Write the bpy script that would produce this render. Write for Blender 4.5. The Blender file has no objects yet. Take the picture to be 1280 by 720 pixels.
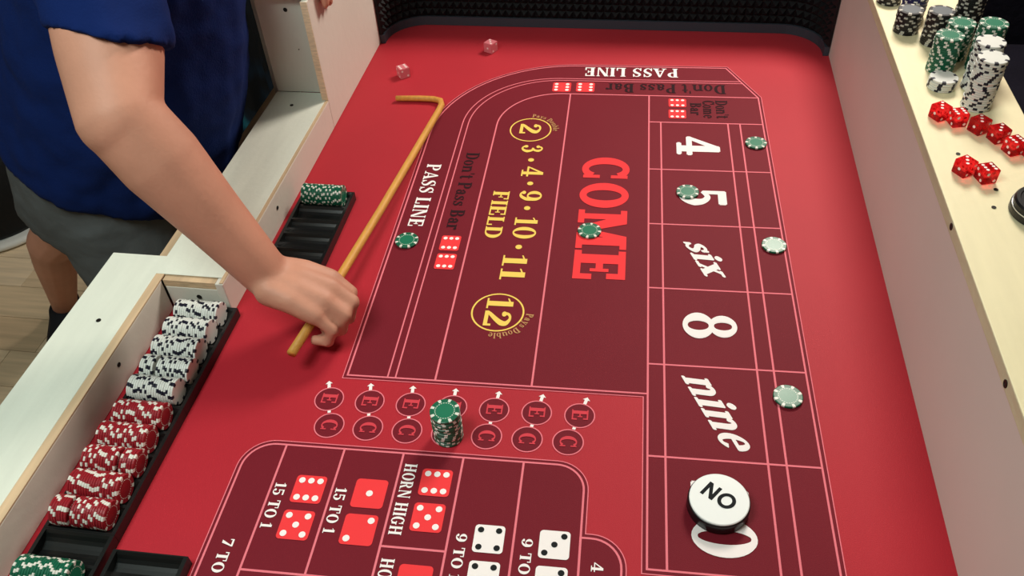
import bpy, bmesh, math, random
from mathutils import Vector, Matrix
random.seed(7)
scene = bpy.context.scene
COL = scene.collection
pi = math.pi

# ------------------------------------------------------------------ camera
cam_d = bpy.data.cameras.new('camera'); cam = bpy.data.objects.new('camera', cam_d); COL.objects.link(cam)
cam_d.sensor_width = 36.0; cam_d.lens = 1048.06/1280*36; cam_d.clip_start = .02
def euler_mat(a, b, c):
    return Matrix.Rotation(c, 3, 'Z') @ Matrix.Rotation(b, 3, 'Y') @ Matrix.Rotation(a, 3, 'X')
PH = 0.0285                                   # the printed layout sits 1.6 degrees off the table walls
LM = Matrix.Rotation(PH, 3, 'Z')             # layout -> table frame
R3 = LM @ euler_mat(.811861, .047284, .119994)
cam.matrix_world = Matrix.Translation((-.01378, -1.42934, .90367)) @ R3.to_4x4()
scene.camera = cam
# ------------------------------------------------------------------ light
scene.view_settings.view_transform = 'Standard'; scene.view_settings.look = 'None'
scene.view_settings.gamma = 1.0; scene.view_settings.use_curve_mapping = False
scene.view_settings.exposure = 0.2
w = bpy.data.worlds.new('world'); scene.world = w; w.use_nodes = True
w.node_tree.nodes['Background'].inputs[0].default_value = (.5, .5, .55, 1)
w.node_tree.nodes['Background'].inputs[1].default_value = .05
def area(name, loc, target, size, power, col):
    d = bpy.data.lights.new(name, 'AREA'); d.shape = 'DISK'; d.size = size; d.energy = power; d.color = col
    o = bpy.data.objects.new(name, d); COL.objects.link(o); o.location = loc
    o.rotation_euler = (Vector(target)-Vector(loc)).to_track_quat('-Z', 'Y').to_euler()
    return o
area('ceiling_lamp_warm', (.49, 1.02, 1.52), (.32, -.75, 0), .6, 35, (1, .91, .81))
area('ceiling_lamp_cool', (-.75, -1.25, 1.66), (-.5, -.8, 0), .8, 20, (.86, 1, .94))

# ------------------------------------------------------------------ materials
def lin(c):
    return tuple((v/255/12.92 if v/255 <= .04045 else ((v/255+.055)/1.055)**2.4) for v in c) + (1,)
MATS = {}
def mat(name, col, rough=.6, spec=.5, noise=None, bump=None, metal=0, trans=0, sheen=0, coat=0, ior=1.45):
    """col sRGB 0-255; noise=(scale, amount[, stretch]); bump=(scale, strength)"""
    m = bpy.data.materials.new(name); m.use_nodes = True; nt = m.node_tree; b = nt.nodes['Principled BSDF']
    c = lin(col)
    b.inputs['Base Color'].default_value = c; b.inputs['Roughness'].default_value = rough
    b.inputs['Specular IOR Level'].default_value = spec; b.inputs['Metallic'].default_value = metal
    b.inputs['Transmission Weight'].default_value = trans; b.inputs['IOR'].default_value = ior
    b.inputs['Sheen Weight'].default_value = sheen; b.inputs['Coat Weight'].default_value = coat
    tc = nt.nodes.new('ShaderNodeTexCoord')
    if noise:
        mp = nt.nodes.new('ShaderNodeMapping'); nt.links.new(tc.outputs['Object'], mp.inputs[0])
        mp.inputs['Scale'].default_value = noise[2] if len(noise) > 2 else (1, 1, 1)
        n = nt.nodes.new('ShaderNodeTexNoise'); n.inputs['Scale'].default_value = noise[0]; n.inputs['Detail'].default_value = 5
        nt.links.new(mp.outputs[0], n.inputs['Vector'])
        r = nt.nodes.new('ShaderNodeValToRGB'); a = noise[1]
        r.color_ramp.elements[0].position = .3; r.color_ramp.elements[1].position = .7
        r.color_ramp.elements[0].color = tuple(v*(1-a) for v in c[:3])+(1,)
        r.color_ramp.elements[1].color = tuple(min(1, v*(1+a)) for v in c[:3])+(1,)
        nt.links.new(n.outputs[0], r.inputs[0]); nt.links.new(r.outputs[0], b.inputs['Base Color'])
    if bump:
        n = nt.nodes.new('ShaderNodeTexNoise'); n.inputs['Scale'].default_value = bump[0]; n.inputs['Detail'].default_value = 4
        nt.links.new(tc.outputs['Object'], n.inputs['Vector'])
        bp = nt.nodes.new('ShaderNodeBump'); bp.inputs['Strength'].default_value = bump[1]; bp.inputs['Distance'].default_value = .01
        nt.links.new(n.outputs[0], bp.inputs['Height']); nt.links.new(bp.outputs[0], b.inputs['Normal'])
    MATS[name] = m
    return m
FELT = (178, 27, 43); MAROON = (117, 26, 39)
mat('felt', FELT, .6, .32, noise=(3, .06), bump=(900, .12), sheen=.1)
mat('felt_maroon', MAROON, .62, .14, noise=(3, .06), bump=(900, .12), sheen=.03)
mat('print_pink', (236, 122, 134), .8, .2)
mat('print_cream', (250, 240, 238), .8, .2)
mat('print_yellow', (246, 208, 100), .8, .2)
mat('print_tan', (196, 146, 96), .8, .2)
mat('print_red', (246, 62, 66), .8, .2)
mat('print_black', (44, 18, 24), .8, .2)
mat('print_rose', (214, 66, 78), .8, .2)
mat('print_ink', (30, 32, 34), .8, .2)
mat('painted_board', (226, 220, 208), .55, .35, noise=(5, .03), bump=(60, .06))
mat('painted_shelf', (228, 230, 216), .5, .35, noise=(9, .04, (6, .8, 6)), bump=(90, .05))
mat('painted_plank', (236, 224, 184), .5, .35, noise=(9, .04, (6, .8, 6)), bump=(90, .05))
mat('grey_panel', (226, 214, 205), .5, .4, noise=(3, .05))
mat('plywood', (206, 176, 142), .7, .3, noise=(60, .22, (1, .05, 6)))
mat('plywood_brightened', (240, 212, 178), .7, .3, noise=(60, .15, (1, .05, 6)))  # plywood copy, brightness added in the colour for the poorly lit wall edge
mat('raw_edge', (216, 202, 168), .7, .3, noise=(40, .12, (1, .1, 1)), bump=(80, .15))
mat('screw_dark', (44, 40, 36), .5, .5, metal=.6)
mat('rubber', (17, 17, 20), .6, .3)
mat('rubber_smooth', (56, 62, 72), .5, .5)
mat('tray_black', (16, 18, 18), .35, .5)
mat('chip_green', (20, 96, 70), .38, .5); mat('chip_red', (150, 30, 40), .38, .5)
mat('chip_white', (222, 222, 216), .38, .5); mat('chip_black', (22, 20, 24), .38, .5)
mat('chip_blue', (30, 34, 84), .38, .5)
mat('spot_white', (228, 224, 214), .38, .5); mat('spot_dark', (26, 26, 44), .38, .5)
mat('spot_grey', (190, 184, 174), .38, .5)
mat('glare_grey', (108, 112, 116), .3, .5)  # black chip faces: lamp glare put into the colour as grey
mat('inlay_green', (34, 118, 88), .3, .5)
mat('die_red', (250, 52, 62), .05, .5, trans=.88, ior=1.2)
mat('die_pip', (250, 226, 222), .5, .5)
mat('die_frosted', (232, 128, 138), .35, .5, trans=.2)
mat('puck_white', (240, 242, 240), .35, .5); mat('puck_black', (18, 18, 20), .35, .5)
mat('chrome', (190, 194, 200), .25, .5, metal=.9)
mat('rattan', (214, 152, 70), .5, .4, noise=(40, .12, (4, .5, 4)), bump=(200, .1))
mat('skin', (204, 144, 120), .55, .4, noise=(14, .08), bump=(180, .06))
mat('shirt_blue', (13, 34, 88), .9, .15, noise=(6, .05), bump=(300, .15))
mat('shorts_grey', (90, 92, 93), .9, .2, noise=(8, .1), bump=(30, .3))
mat('shoe_black', (26, 28, 34), .6, .4); mat('sole_grey', (120, 124, 128), .6, .4)
mat('hair_brown', (58, 42, 32), .7, .3, bump=(120, .4))
mat('eye_white', (230, 228, 222), .3, .5); mat('lip', (160, 90, 80), .5, .4)
mat('floor_base', (170, 140, 108), .6, .3)
for k, c in enumerate([(222, 196, 162), (214, 188, 154), (228, 204, 172), (204, 176, 142)]):
    mat('floor_plank_%d' % k, c, .5, .4, noise=(10, .14, (.4, 6, 1)))
mat('wall_paint', (150, 144, 136), .9, .2, noise=(2, .03)); mat('ceiling_paint', (205, 202, 196), .9, .2)
mat('fabric_dark', (24, 22, 34), .9, .2, noise=(7, .2), bump=(60, .3))
mat('ottoman_black', (14, 15, 17), .7, .3, bump=(50, .2)); mat('trim_white', (215, 215, 210), .5, .4)
mat('metal_leg', (60, 60, 62), .4, .5, metal=.5)
def curtain_mat():
    m = bpy.data.materials.new('curtain_print'); m.use_nodes = True; nt = m.node_tree; b = nt.nodes['Principled BSDF']
    b.inputs['Roughness'].default_value = .9
    tc = nt.nodes.new('ShaderNodeTexCoord'); n = nt.nodes.new('ShaderNodeTexNoise')
    n.inputs['Scale'].default_value = 2.2; n.inputs['Distortion'].default_value = 2.2; n.inputs['Detail'].default_value = 2
    nt.links.new(tc.outputs['Object'], n.inputs['Vector'])
    r = nt.nodes.new('ShaderNodeValToRGB'); e = r.color_ramp.elements
    e[0].position = .44; e[0].color = lin((5, 8, 16)); e[1].position = .60; e[1].color = lin((30, 120, 145))
    x = r.color_ramp.elements.new(.52); x.color = lin((10, 40, 62))
    nt.links.new(n.outputs[0], r.inputs[0]); nt.links.new(r.outputs[0], b.inputs['Base Color'])
    MATS['curtain'] = m
curtain_mat()

# ------------------------------------------------------------------ mesh helpers
class MB:
    def __init__(s): s.v = []; s.f = []; s.m = []
    def add(s, vs, fs, mi=0):
        o = len(s.v); s.v += [tuple(v) for v in vs]; s.f += [[i+o for i in f] for f in fs]; s.m += [mi]*len(fs)
    def box(s, x0, y0, z0, x1, y1, z1, mi=0, top=None):
        v = [(x0,y0,z0),(x1,y0,z0),(x1,y1,z0),(x0,y1,z0),(x0,y0,z1),(x1,y0,z1),(x1,y1,z1),(x0,y1,z1)]
        fs = [(0,3,2,1),(4,5,6,7),(0,1,5,4),(1,2,6,5),(2,3,7,6),(3,0,4,7)]
        s.add(v, fs, mi)
        if top is not None: s.m[-5] = top
    def poly(s, pts, z, mi=0): s.add([(p[0], p[1], z) for p in pts], [list(range(len(pts)))], mi)
    def cyl(s, c, r, z0, z1, n=24, mi=0, r2=None):
        r2 = r if r2 is None else r2
        a = [2*pi*i/n for i in range(n)]
        v = [(c[0]+r*math.cos(t), c[1]+r*math.sin(t), z0) for t in a]+[(c[0]+r2*math.cos(t), c[1]+r2*math.sin(t), z1) for t in a]
        s.add(v, [list(range(n))[::-1], list(range(n, 2*n))]+[[i, (i+1)%n, n+(i+1)%n, n+i] for i in range(n)], mi)
    def lathe(s, c, prof, n=32, mi=0, mis=None):
        v = []; f = []; k = len(prof)
        for (r, z) in prof:
            v += [(c[0]+r*math.cos(2*pi*i/n), c[1]+r*math.sin(2*pi*i/n), c[2]+z) for i in range(n)]
        o = len(s.v); s.v += v
        for j in range(k-1):
            for i in range(n):
                s.f.append([o+j*n+i, o+j*n+(i+1)%n, o+(j+1)*n+(i+1)%n, o+(j+1)*n+i]); s.m.append(mis[j] if mis else mi)
        s.f.append([o+i for i in range(n)][::-1]); s.m.append(mis[0] if mis else mi)
        s.f.append([o+(k-1)*n+i for i in range(n)]); s.m.append(mis[-1] if mis else mi)
    def rings(s, rings, mi=0, caps=True):
        n = len(rings[0]); o = len(s.v)
        for r in rings: s.v += [tuple(p) for p in r]
        for j in range(len(rings)-1):
            for i in range(n): s.f.append([o+j*n+i, o+j*n+(i+1)%n, o+(j+1)*n+(i+1)%n, o+(j+1)*n+i]); s.m.append(mi)
        if caps:
            s.f.append([o+i for i in range(n)][::-1]); s.m.append(mi)
            s.f.append([o+(len(rings)-1)*n+i for i in range(n)]); s.m.append(mi)
    def tube(s, pts, rad, n=12, mi=0):
        P = [Vector(p) for p in pts]; rad = rad if isinstance(rad, (list, tuple)) else [rad]*len(P)
        up = None; R = []
        for i, p in enumerate(P):
            t = (P[min(i+1, len(P)-1)]-P[max(i-1, 0)]).normalized()
            if up is None: up = t.orthogonal().normalized()
            up = (up-t*up.dot(t)).normalized(); sd = t.cross(up)
            R.append([p+(up*math.cos(a)+sd*math.sin(a))*rad[i] for a in [2*pi*k/n for k in range(n)]])
        s.rings(R, mi)
    def ball(s, c, r, n=14, m=9):
        c = Vector(c); r = r if isinstance(r, (tuple, list)) else (r, r, r)
        R = []
        for j in range(m):
            t = -pi/2+pi*(j+.5)/m
            R.append([c+Vector((r[0]*math.cos(t)*math.cos(2*pi*k/n), r[1]*math.cos(t)*math.sin(2*pi*k/n), r[2]*math.sin(t)/math.sin(pi/2*(1-1/m)))) for k in range(n)])
        s.rings(R)
    def limb(s, pts, rad, nn=14):
        s.tube(pts, rad, nn)
        for p, r in zip(pts, rad): s.ball(p, r*.985, nn, max(9, nn//2))
    def mesh(s, name, mats, smooth=False):
        me = bpy.data.meshes.new(name); me.from_pydata(s.v, [], s.f)
        for m in (mats if isinstance(mats, (list, tuple)) else [mats]): me.materials.append(MATS[m])
        me.polygons.foreach_set('material_index', s.m)
        bm = bmesh.new(); bm.from_mesh(me); bmesh.ops.recalc_face_normals(bm, faces=bm.faces) if smooth != 'flat' else None; bm.to_mesh(me); bm.free()
        if smooth is True: me.shade_smooth()
        return me
    def build(s, name, mats, parent=None, smooth=False, bevel=0):
        return link(name, s.mesh(name, mats, smooth), parent, bevel)
def link(name, me, parent=None, bevel=0):
    o = bpy.data.objects.new(name, me); COL.objects.link(o)
    if parent: o.parent = parent
    if bevel:
        b = o.modifiers.new('bevel', 'BEVEL'); b.width = bevel; b.segments = 2; b.limit_method = 'ANGLE'
    return o
def tag(o, label, cat, group=None):
    o['label'] = label; o['category'] = cat
    if group: o['group'] = group
    return o
def thing(name, label, cat, loc=(0,0,0), group=None):
    o = bpy.data.objects.new(name, None); COL.objects.link(o); o.location = loc; o.empty_display_size = .05
    return tag(o, label, cat, group)
def struct(o): o['kind'] = 'structure'; return o
def box(name, b, mats, parent=None, bevel=0, top=None):
    m = MB(); m.box(*b, top=top); return m.build(name, mats, parent, bevel=bevel)
def smooth_auto(o, ang=40):
    o.data.shade_auto_smooth(angle=math.radians(ang)) if hasattr(o.data, 'shade_auto_smooth') else None

# ------------------------------------------------------------------ room
FZ = -.78
X0, X1, Y0, Y1, CZ = -3.2, 2.4, -2.8, 2.3, 1.75
fl = struct(box('floor', (X0, Y0, FZ-.06, X1, Y1, FZ-.012), 'floor_base'))
pw, pl = .125, .95
for j in range(-8, 9):
    y = .3+j*pw; off = random.random()*pl
    for i in range(-1, 3):
        xa = -3.2+off+(i-1)*pl
        x0, x1 = max(xa, -3.0), min(xa+pl, -.75)
        if x1-x0 < .05: continue
        m = MB(); m.box(x0+.001, y+.001, FZ-.012, x1-.001, y+pw-.001, FZ)
        m.build('floor_plank', 'floor_plank_%d' % random.randrange(4), fl)
m = MB(); m.box(-.75, Y0, FZ-.012, X1, Y1, FZ); m.box(X0, Y0, FZ-.012, -.75, -.7, FZ); m.box(X0, 1.425, FZ-.012, -.75, Y1, FZ); m.box(X0,-.7,FZ-.012,-3.0,1.425,FZ)
m.build('floor_covering', 'floor_plank_1', fl)
struct(box('wall_back', (X0, Y1, FZ, X1, Y1+.1, CZ), 'wall_paint'))
struct(box('wall_front', (X0, Y0-.1, FZ, X1, Y0, CZ), 'wall_paint'))
struct(box('wall_left', (X0-.1, Y0, FZ, X0, Y1, CZ), 'wall_paint'))
struct(box('wall_right', (X1, Y0, FZ, X1+.1, Y1, CZ), 'wall_paint'))
struct(box('ceiling', (X0, Y0, CZ, X1, Y1, CZ+.1), 'ceiling_paint'))

# ------------------------------------------------------------------ the table
T = thing('craps_table', 'homemade craps table with red printed felt and white wooden rails', 'table', (0, 0, FZ))
def tp(o):          # parent without moving
    o.parent = T; o.matrix_parent_inverse = Matrix.Translation((0, 0, -FZ)); return o
def tbox(name, b, mats, bevel=.0012, top=None):
    return tp(box(name, b, mats, None, bevel, top))
XR, XL, YF, YN = .371, -.62, .385, -1.30
felt = MB(); felt.box(-.735, YN, -.02, XR+.02, .41, 0)
felt = tp(felt.build('felt_layout', 'felt')); felt['label'] = 'red felt printed with a craps layout'
tbox('table_bed', (-.82, YN, -.045, .51, .46, -.0205), 'plywood')
for x in (-.70, .40):
    for y in (-1.2, .36): tbox('table_leg', (x-.03, y-.03, FZ, x+.03, y+.03, -.046), 'metal_leg')
# right rail
tbox('rail_wall', (XR, YN, -.02, XR+.018, .41, .2245), 'grey_panel')
tbox('outer_rail_wall', (.485, YN, -.02, .503, .46, .2245), 'painted_board')
m = MB(); m.box(.3645, YN, .225, .5115, .47, .243)
m.m[5] = 1; m.m[3] = 1
RP = tp(m.build('rail_plank', ['painted_plank', 'raw_edge'], None, bevel=.0015))
def screw(parent, p, n, r=.0038):
    m = MB(); q = Vector(n).to_track_quat('Z', 'Y').to_matrix()
    k = 14; prof = [(r, 0), (r, .0007), (r*.55, .0007), (r*.5, .0003)]
    R = [[Vector(p)+q@Vector((a*math.cos(2*pi*i/k), a*math.sin(2*pi*i/k), z)) for i in range(k)] for a, z in prof]
    m.rings(R); o = m.build('screw', 'screw_dark', parent); return o
for p in ((.3643, -.578, .236), (.3643, -.823, .233)): screw(RP, p, (-1, 0, 0), .0045)
for p in ((.4015, -.432, .2432), (.4295, -.508, .2432), (.418, -.545, .2432)): screw(RP, p, (0, 0, 1), .0028)
# far end
tbox('end_wall', (XL-.02, .41, -.02, .389, .428, .2245), 'painted_board')
tbox('end_plank', (-.745, .405, .225, .364, .55, .243), 'painted_plank')
tbox('outer_end_wall', (-.74, .52, -.02, .503, .538, .2245), 'painted_board')
# left tall rail
tbox('tall_rail_wall', (XL-.0125, -.0665, 0, XL, .41, .262), ['painted_board'])
e = tbox('wall_edge', (XL-.0125, -.0675, .0625, XL-.0002, -.0666, .262), 'plywood_brightened', 0)
EP = tbox('end_panel', (-.734, -.040, .0627, XL-.0128, -.022, .262), 'painted_board')
screw(EP, (-.676, -.0402, .234), (0, -1, 0), .004); screw(EP, (-.668, -.0402, .155), (0, -1, 0), .0012)
tbox('tall_rail_plank', (-.75, -.056, .2622, XL+.002, .404, .28), 'painted_plank')
tbox('tall_outer_wall', (-.75, -.022, -.02, -.735, .52, .262), 'painted_board')
# low dealer shelf
SH = tbox('dealer_shelf', (-.735, -.5782, .0612, XL-.0062, -.0402, .0625), ['painted_shelf'])
tbox('shelf_core', (-.735, -.578, .048, XL-.0135, -.0402, .0611), 'plywood')
for p in ((-.687, -.09, .0626), (-.705, -.44, .0626)): screw(SH, p, (0, 0, 1), .0035)
LW = tbox('low_wall', (XL-.013, -.592, 0, XL, -.067, .061), ['painted_board', 'plywood'])
screw(LW, (XL+.0002, -.372, .036), (1, 0, 0), .0036)
tbox('shelf_edge', (XL-.0060, -.590, .0611, XL-.0005, -.0678, .0624), 'plywood', 0)
tbox('low_outer_wall', (-.735, -.53, -.02, -.717, -.04, .0475), 'painted_board')
DV = tbox('divider_board', (-.718, -.590, .0005, XL-.0135, -.5785, .0475), 'painted_board')
screw(DV, (-.668, -.5902, .030), (0, -1, 0), .0042)
tbox('divider_edge', (-.7185, -.5895, .0478, XL-.0136, -.5785, .0600), 'plywood', 0)
OP = tbox('dealer_plank', (-.826, YN, .046, -.7335, -.538, .0625), ['painted_shelf'])
screw(OP, (-.772, -.684, .0626), (0, 0, 1), .0036); screw(OP, (-.772, -1.02, .0626), (0, 0, 1), .0036)
IW = tbox('notch_wall', (-.7335, YN, .0003, -.7200, -.591, .0598), 'painted_board')
screw(IW, (-.7198, -.742, .038), (1, 0, 0), .0036)
tbox('notch_wall_edge', (-.7333, YN, .0599, -.7202, -.5785, .0623), 'plywood', 0)
tbox('dealer_apron', (-.826, YN, -.14, -.81, -.538, .0455), 'painted_board')
tbox('dealer_apron_end', (-.8095, -.555, -.14, -.7345, -.538, .0455), 'painted_board')

# rubber bumper with pyramids round the far end
def bumper_path():
    xr, xl, yf, r, ye = XR-.011, XL+.011, YF, .085, .286
    P = [(xr, ye+i*(yf-r-ye)/2) for i in range(2)]
    P += [(xr-r+r*math.cos(a), yf-r+r*math.sin(a)) for a in [pi/2*i/10 for i in range(11)]]
    P += [(xl+r-r*math.sin(a), yf-r+r*math.cos(a)) for a in [pi/2*i/10 for i in range(11)]]
    P += [(xl, yf-r), (xl, ye)]
    Q = [Vector((a, b, 0)) for a, b in P]; D = [0]
    for a, b in zip(Q, Q[1:]): D.append(D[-1]+(b-a).length)
    return Q, D
Q, D = bumper_path()
def along(s):
    for i in range(len(Q)-1):
        if s <= D[i+1] or i == len(Q)-2:
            d = (Q[i+1]-Q[i]); d = d/d.length
            return Q[i]+d*(s-D[i]), Vector((-d.y, d.x, 0))      # left of travel = inward
m = MB(); N = 90
for zz in ((0.0004, .021, .0015), (.0212, .212, -.004)):
    ring = []
    for i in range(N+1):
        p, n = along(D[-1]*i/N); a = p+n*zz[2]; b = p-n*.009
        ring.append([(a.x, a.y, zz[0]), (a.x, a.y, zz[1]), (b.x, b.y, zz[1]), (b.x, b.y, zz[0])])
    m.rings(ring, 0 if zz[0] < .01 else 1)
bump = tp(m.build('bumper', ['rubber_smooth', 'rubber']))
bump['label'] = 'black rubber bumper round the far end'
m = MB(); pt = .0172; n = int(D[-1]/pt)
for row in range(10):
    for i in range(n):
        s = (i+.5)*D[-1]/n; h = D[-1]/n/2*.97; z = .0225+pt*(row+.5)
        a, na = along(s-h); b, nb = along(s+h); c, nc = along(s)
        a = a-na*.004; b = b-nb*.004; c = c+nc*.007
        m.add([(a.x,a.y,z-pt*.48),(b.x,b.y,z-pt*.48),(b.x,b.y,z+pt*.48),(a.x,a.y,z+pt*.48),(c.x,c.y,z)], [(0,1,4),(1,2,4),(2,3,4),(3,0,4)])
pyr = m.build('rubber_pyramids', 'rubber', bump); pyr['kind'] = 'stuff'

# ------------------------------------------------------------------ printed layout
def lay(x, y, z=0): v = LM @ Vector((x, y, 0)); return (v.x, v.y, z)
ZP, ZL, ZT, ZD = .0003, .0006, .0009, .0012
def pbuild(m, name, mats, label=None):
    m.v = [lay(*v) for v in m.v]
    # every face must look up
    for k, f in enumerate(m.f):
        A = [m.v[i] for i in f]; ar = sum(A[i][0]*A[(i+1)%len(A)][1]-A[(i+1)%len(A)][0]*A[i][1] for i in range(len(A)))
        if ar < 0: m.f[k] = f[::-1]
    me = m.mesh(name, mats, 'flat'); o = link(name, me, felt)
    if label: o['label'] = label
    return o
def strip(m, P, wd, closed=False, z=ZL, mi=0):
    P = [Vector((p[0], p[1])) for p in P]; n = len(P); A = []; B = []
    for i in range(n):
        a = P[i-1] if (i or closed) else None; b = P[(i+1) % n] if (i < n-1 or closed) else None
        d1 = (P[i]-a).normalized() if a is not None else (b-P[i]).normalized()
        d2 = (b-P[i]).normalized() if b is not None else d1
        n1 = Vector((-d1.y, d1.x)); n2 = Vector((-d2.y, d2.x)); t = (n1+n2)
        t = t/max(.3, t.dot(n1)); A.append(P[i]+t*wd/2); B.append(P[i]-t*wd/2)
    for i in range(n if closed else n-1):
        j = (i+1) % n
        m.add([(A[i].x,A[i].y,z),(B[i].x,B[i].y,z),(B[j].x,B[j].y,z),(A[j].x,A[j].y,z)], [(0,1,2,3)], mi)
def arc(cx, cy, r, a0, a1, n=20):
    return [(cx+r*math.cos(math.radians(a0+(a1-a0)*i/n)), cy+r*math.sin(math.radians(a0+(a1-a0)*i/n))) for i in range(n+1)]
ROW = .157; LX = [0, .0228, .1505, .1733, .2165]
def outline(o):     # the main field outline grown by o
    return [(-.4245-o, -.6828-o)] + arc(-.1475, -.0625, .277+o, 180, 90) + [(.160+o*.6, .2145+o), (.2165+o, .0975+o*.4), (.2165+o, -6*ROW-o), (0-o, -6*ROW-o), (0-o, -.6828-o)]
m = MB(); m.poly(outline(.006), ZP); pbuild(m, 'printed_field', 'felt_maroon', 'dark maroon field of the pass line, come and number boxes')
m = MB(); strip(m, outline(.006), .0013, True); pbuild(m, 'printed_frame_line', 'print_pink')
m = MB(); strip(m, outline(0), .0026, True); pbuild(m, 'printed_outline', 'print_pink')
NLINE = [0]
def pline(P, wd=.0028):
    NLINE[0] += 1; m = MB(); strip(m, P, wd, z=ZL+NLINE[0]*3e-6); pbuild(m, 'printed_line', 'print_pink')
chx = lambda y: .160+(.2145-y)*(.0565/.117)
pline([(-.366, -.6828)]+arc(-.184, -.022, .182, 180, 90)+[(chx(.160), .160)], .0022)
pline([(-.3545, -.6828)]+arc(-.1795, -.023, .175, 180, 90)+[(chx(.152), .152)], .0022)
pline([(-.297, -.6828)]+arc(-.175, -.0235, .122, 180, 90)+[(.2165, .0975)])
pline([(-.160, -.6828), (-.160, .0985)])
pline([(0, -.6828), (0, .0985)])
for x in LX[1:4]: pline([(x, 0), (x, -6*ROW)])
for r in range(0, 6): pline([(0, -r*ROW), (.2165, -r*ROW)])

# --- a bold serif alphabet drawn as strokes
def G_R(x0, y0, x1, y1): return [[(x0,y0),(x1,y0),(x1,y1),(x0,y1)]]
def G_arc(cx, cy, rx, ry, a0, a1, tx, ty, n=22):
    out = []
    for i in range(n):
        q = []
        for (k, inn) in ((i,0),(i+1,0),(i+1,1),(i,1)):
            a = math.radians(a0+(a1-a0)*k/n); X = rx-(tx if inn else 0); Y = ry-(ty if inn else 0)
            q.append((cx+X*math.cos(a), cy+Y*math.sin(a)))
        out.append(q)
    return out
def G_stroke(P, W, n=8):
    P = [Vector(p) for p in P]; C = []; WW = []
    for i in range(len(P)-1):
        p0, p1, p2, p3 = P[max(i-1,0)], P[i], P[i+1], P[min(i+2,len(P)-1)]
        for k in range(n):
            t = k/n
            C.append(.5*((2*p1)+(p2-p0)*t+(2*p0-5*p1+4*p2-p3)*t*t+(3*p1-p0-3*p2+p3)*t**3)); WW.append(W[i]+(W[i+1]-W[i])*t)
    C.append(P[-1]); WW.append(W[-1]); out = []
    L = []; Rr = []
    for i, c in enumerate(C):
        d = (C[min(i+1,len(C)-1)]-C[max(i-1,0)]).normalized(); nn = Vector((-d.y, d.x))*WW[i]/2
        L.append(c+nn); Rr.append(c-nn)
    for i in range(len(C)-1): out.append([tuple(L[i]), tuple(Rr[i]), tuple(Rr[i+1]), tuple(L[i+1])])
    return out
def G_disc(cx, cy, rx, ry, n=16): return [[(cx+rx*math.cos(2*pi*i/n), cy+ry*math.sin(2*pi*i/n)) for i in range(n)]]
S_ = .07
def stem(x, t=.2, y0=0, y1=1, lo=True, hi=True, e=.06):
    g = G_R(x, y0, x+t, y1)
    if lo: g += G_R(x-e, y0, x+t+e, y0+S_)
    if hi: g += G_R(x-e, y1-S_, x+t+e, y1)
    return g
GL = {}
GL[' '] = (.34, [])
GL['I'] = (.38, stem(.09))
GL['L'] = (.66, stem(.09)+G_R(.09,0,.6,.09)+G_R(.52,0,.6,.32))
GL['E'] = (.72, stem(.09)+G_R(.09,.91,.62,1)+G_R(.54,.7,.62,1)+G_R(.09,0,.65,.09)+G_R(.57,0,.65,.32)+G_R(.2,.46,.46,.54)+G_R(.42,.36,.48,.64))
GL['F'] = (.66, stem(.09)+G_R(.09,.91,.6,1)+G_R(.52,.7,.6,1)+G_R(.2,.46,.46,.54)+G_R(.42,.36,.48,.64))
GL['H'] = (.88, stem(.09)+stem(.55)+G_R(.2,.46,.6,.54))
GL['N'] = (.88, stem(.12,.08)+stem(.66,.08,lo=False)+[[(.06,1),(.3,1),(.74,0),(.6,0)]])
GL['M'] = (1.06, stem(.12,.08)+stem(.74,.2)+[[(.06,1),(.3,1),(.56,.12),(.46,.02)],[(.46,.02),(.54,.02),(.8,1),(.72,1)]])
GL['P'] = (.7, stem(.09)+G_R(.2,.92,.36,1)+G_R(.2,.44,.36,.52)+G_arc(.36,.72,.3,.28,-90,90,.19,.08))
GL['R'] = (.82, stem(.09)+G_R(.2,.92,.36,1)+G_R(.2,.46,.36,.54)+G_arc(.36,.73,.3,.27,-90,90,.19,.08)+[[(.34,.5),(.5,.5),(.72,0),(.52,0)]]+G_R(.5,0,.8,.07))
GL['B'] = (.74, stem(.09)+G_R(.2,.92,.36,1)+G_R(.2,.48,.36,.55)+G_R(.2,0,.38,.08)+G_arc(.36,.755,.26,.245,-90,90,.18,.07)+G_arc(.38,.275,.3,.275,-90,90,.19,.08))
GL['D'] = (.82, stem(.09)+G_R(.2,.92,.36,1)+G_R(.2,0,.36,.08)+G_arc(.36,.5,.4,.5,-90,90,.2,.08))
GL['C'] = (.76, G_arc(.4,.5,.36,.52,42,318,.2,.08)+G_R(.61,.64,.68,1)+G_R(.61,0,.68,.34))
GL['G'] = (.84, G_arc(.4,.5,.36,.52,42,315,.2,.08)+G_R(.61,.64,.68,1)+G_R(.53,.06,.7,.44)+G_R(.46,.38,.78,.45))
GL['O'] = (.82, G_arc(.41,.5,.37,.52,0,360,.2,.08,32))
GL['S'] = (.66, G_stroke([(.54,.78),(.44,.93),(.3,.95),(.17,.83),(.17,.68),(.32,.55),(.46,.42),(.5,.25),(.4,.08),(.26,.04),(.1,.2)],[.09,.07,.08,.13,.17,.2,.19,.15,.09,.07,.09])+G_R(.5,.68,.57,1)+G_R(.06,0,.13,.32))
GL['T'] = (.76, stem(.28,.2,hi=False)+G_R(.05,.91,.71,1)+G_R(.05,.68,.12,1)+G_R(.64,.68,.71,1))
GL['A'] = (.86, [[(.1,0),(.19,0),(.45,.86),(.4,1)],[(.4,1),(.5,1),(.8,0),(.57,0)]]+G_R(.22,.26,.62,.34)+G_R(.02,0,.3,.07)+G_R(.48,0,.86,.07))
GL["'"] = (.22, [[(.06,1),(.17,1),(.14,.7),(.09,.7)]])
XH = .68
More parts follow.
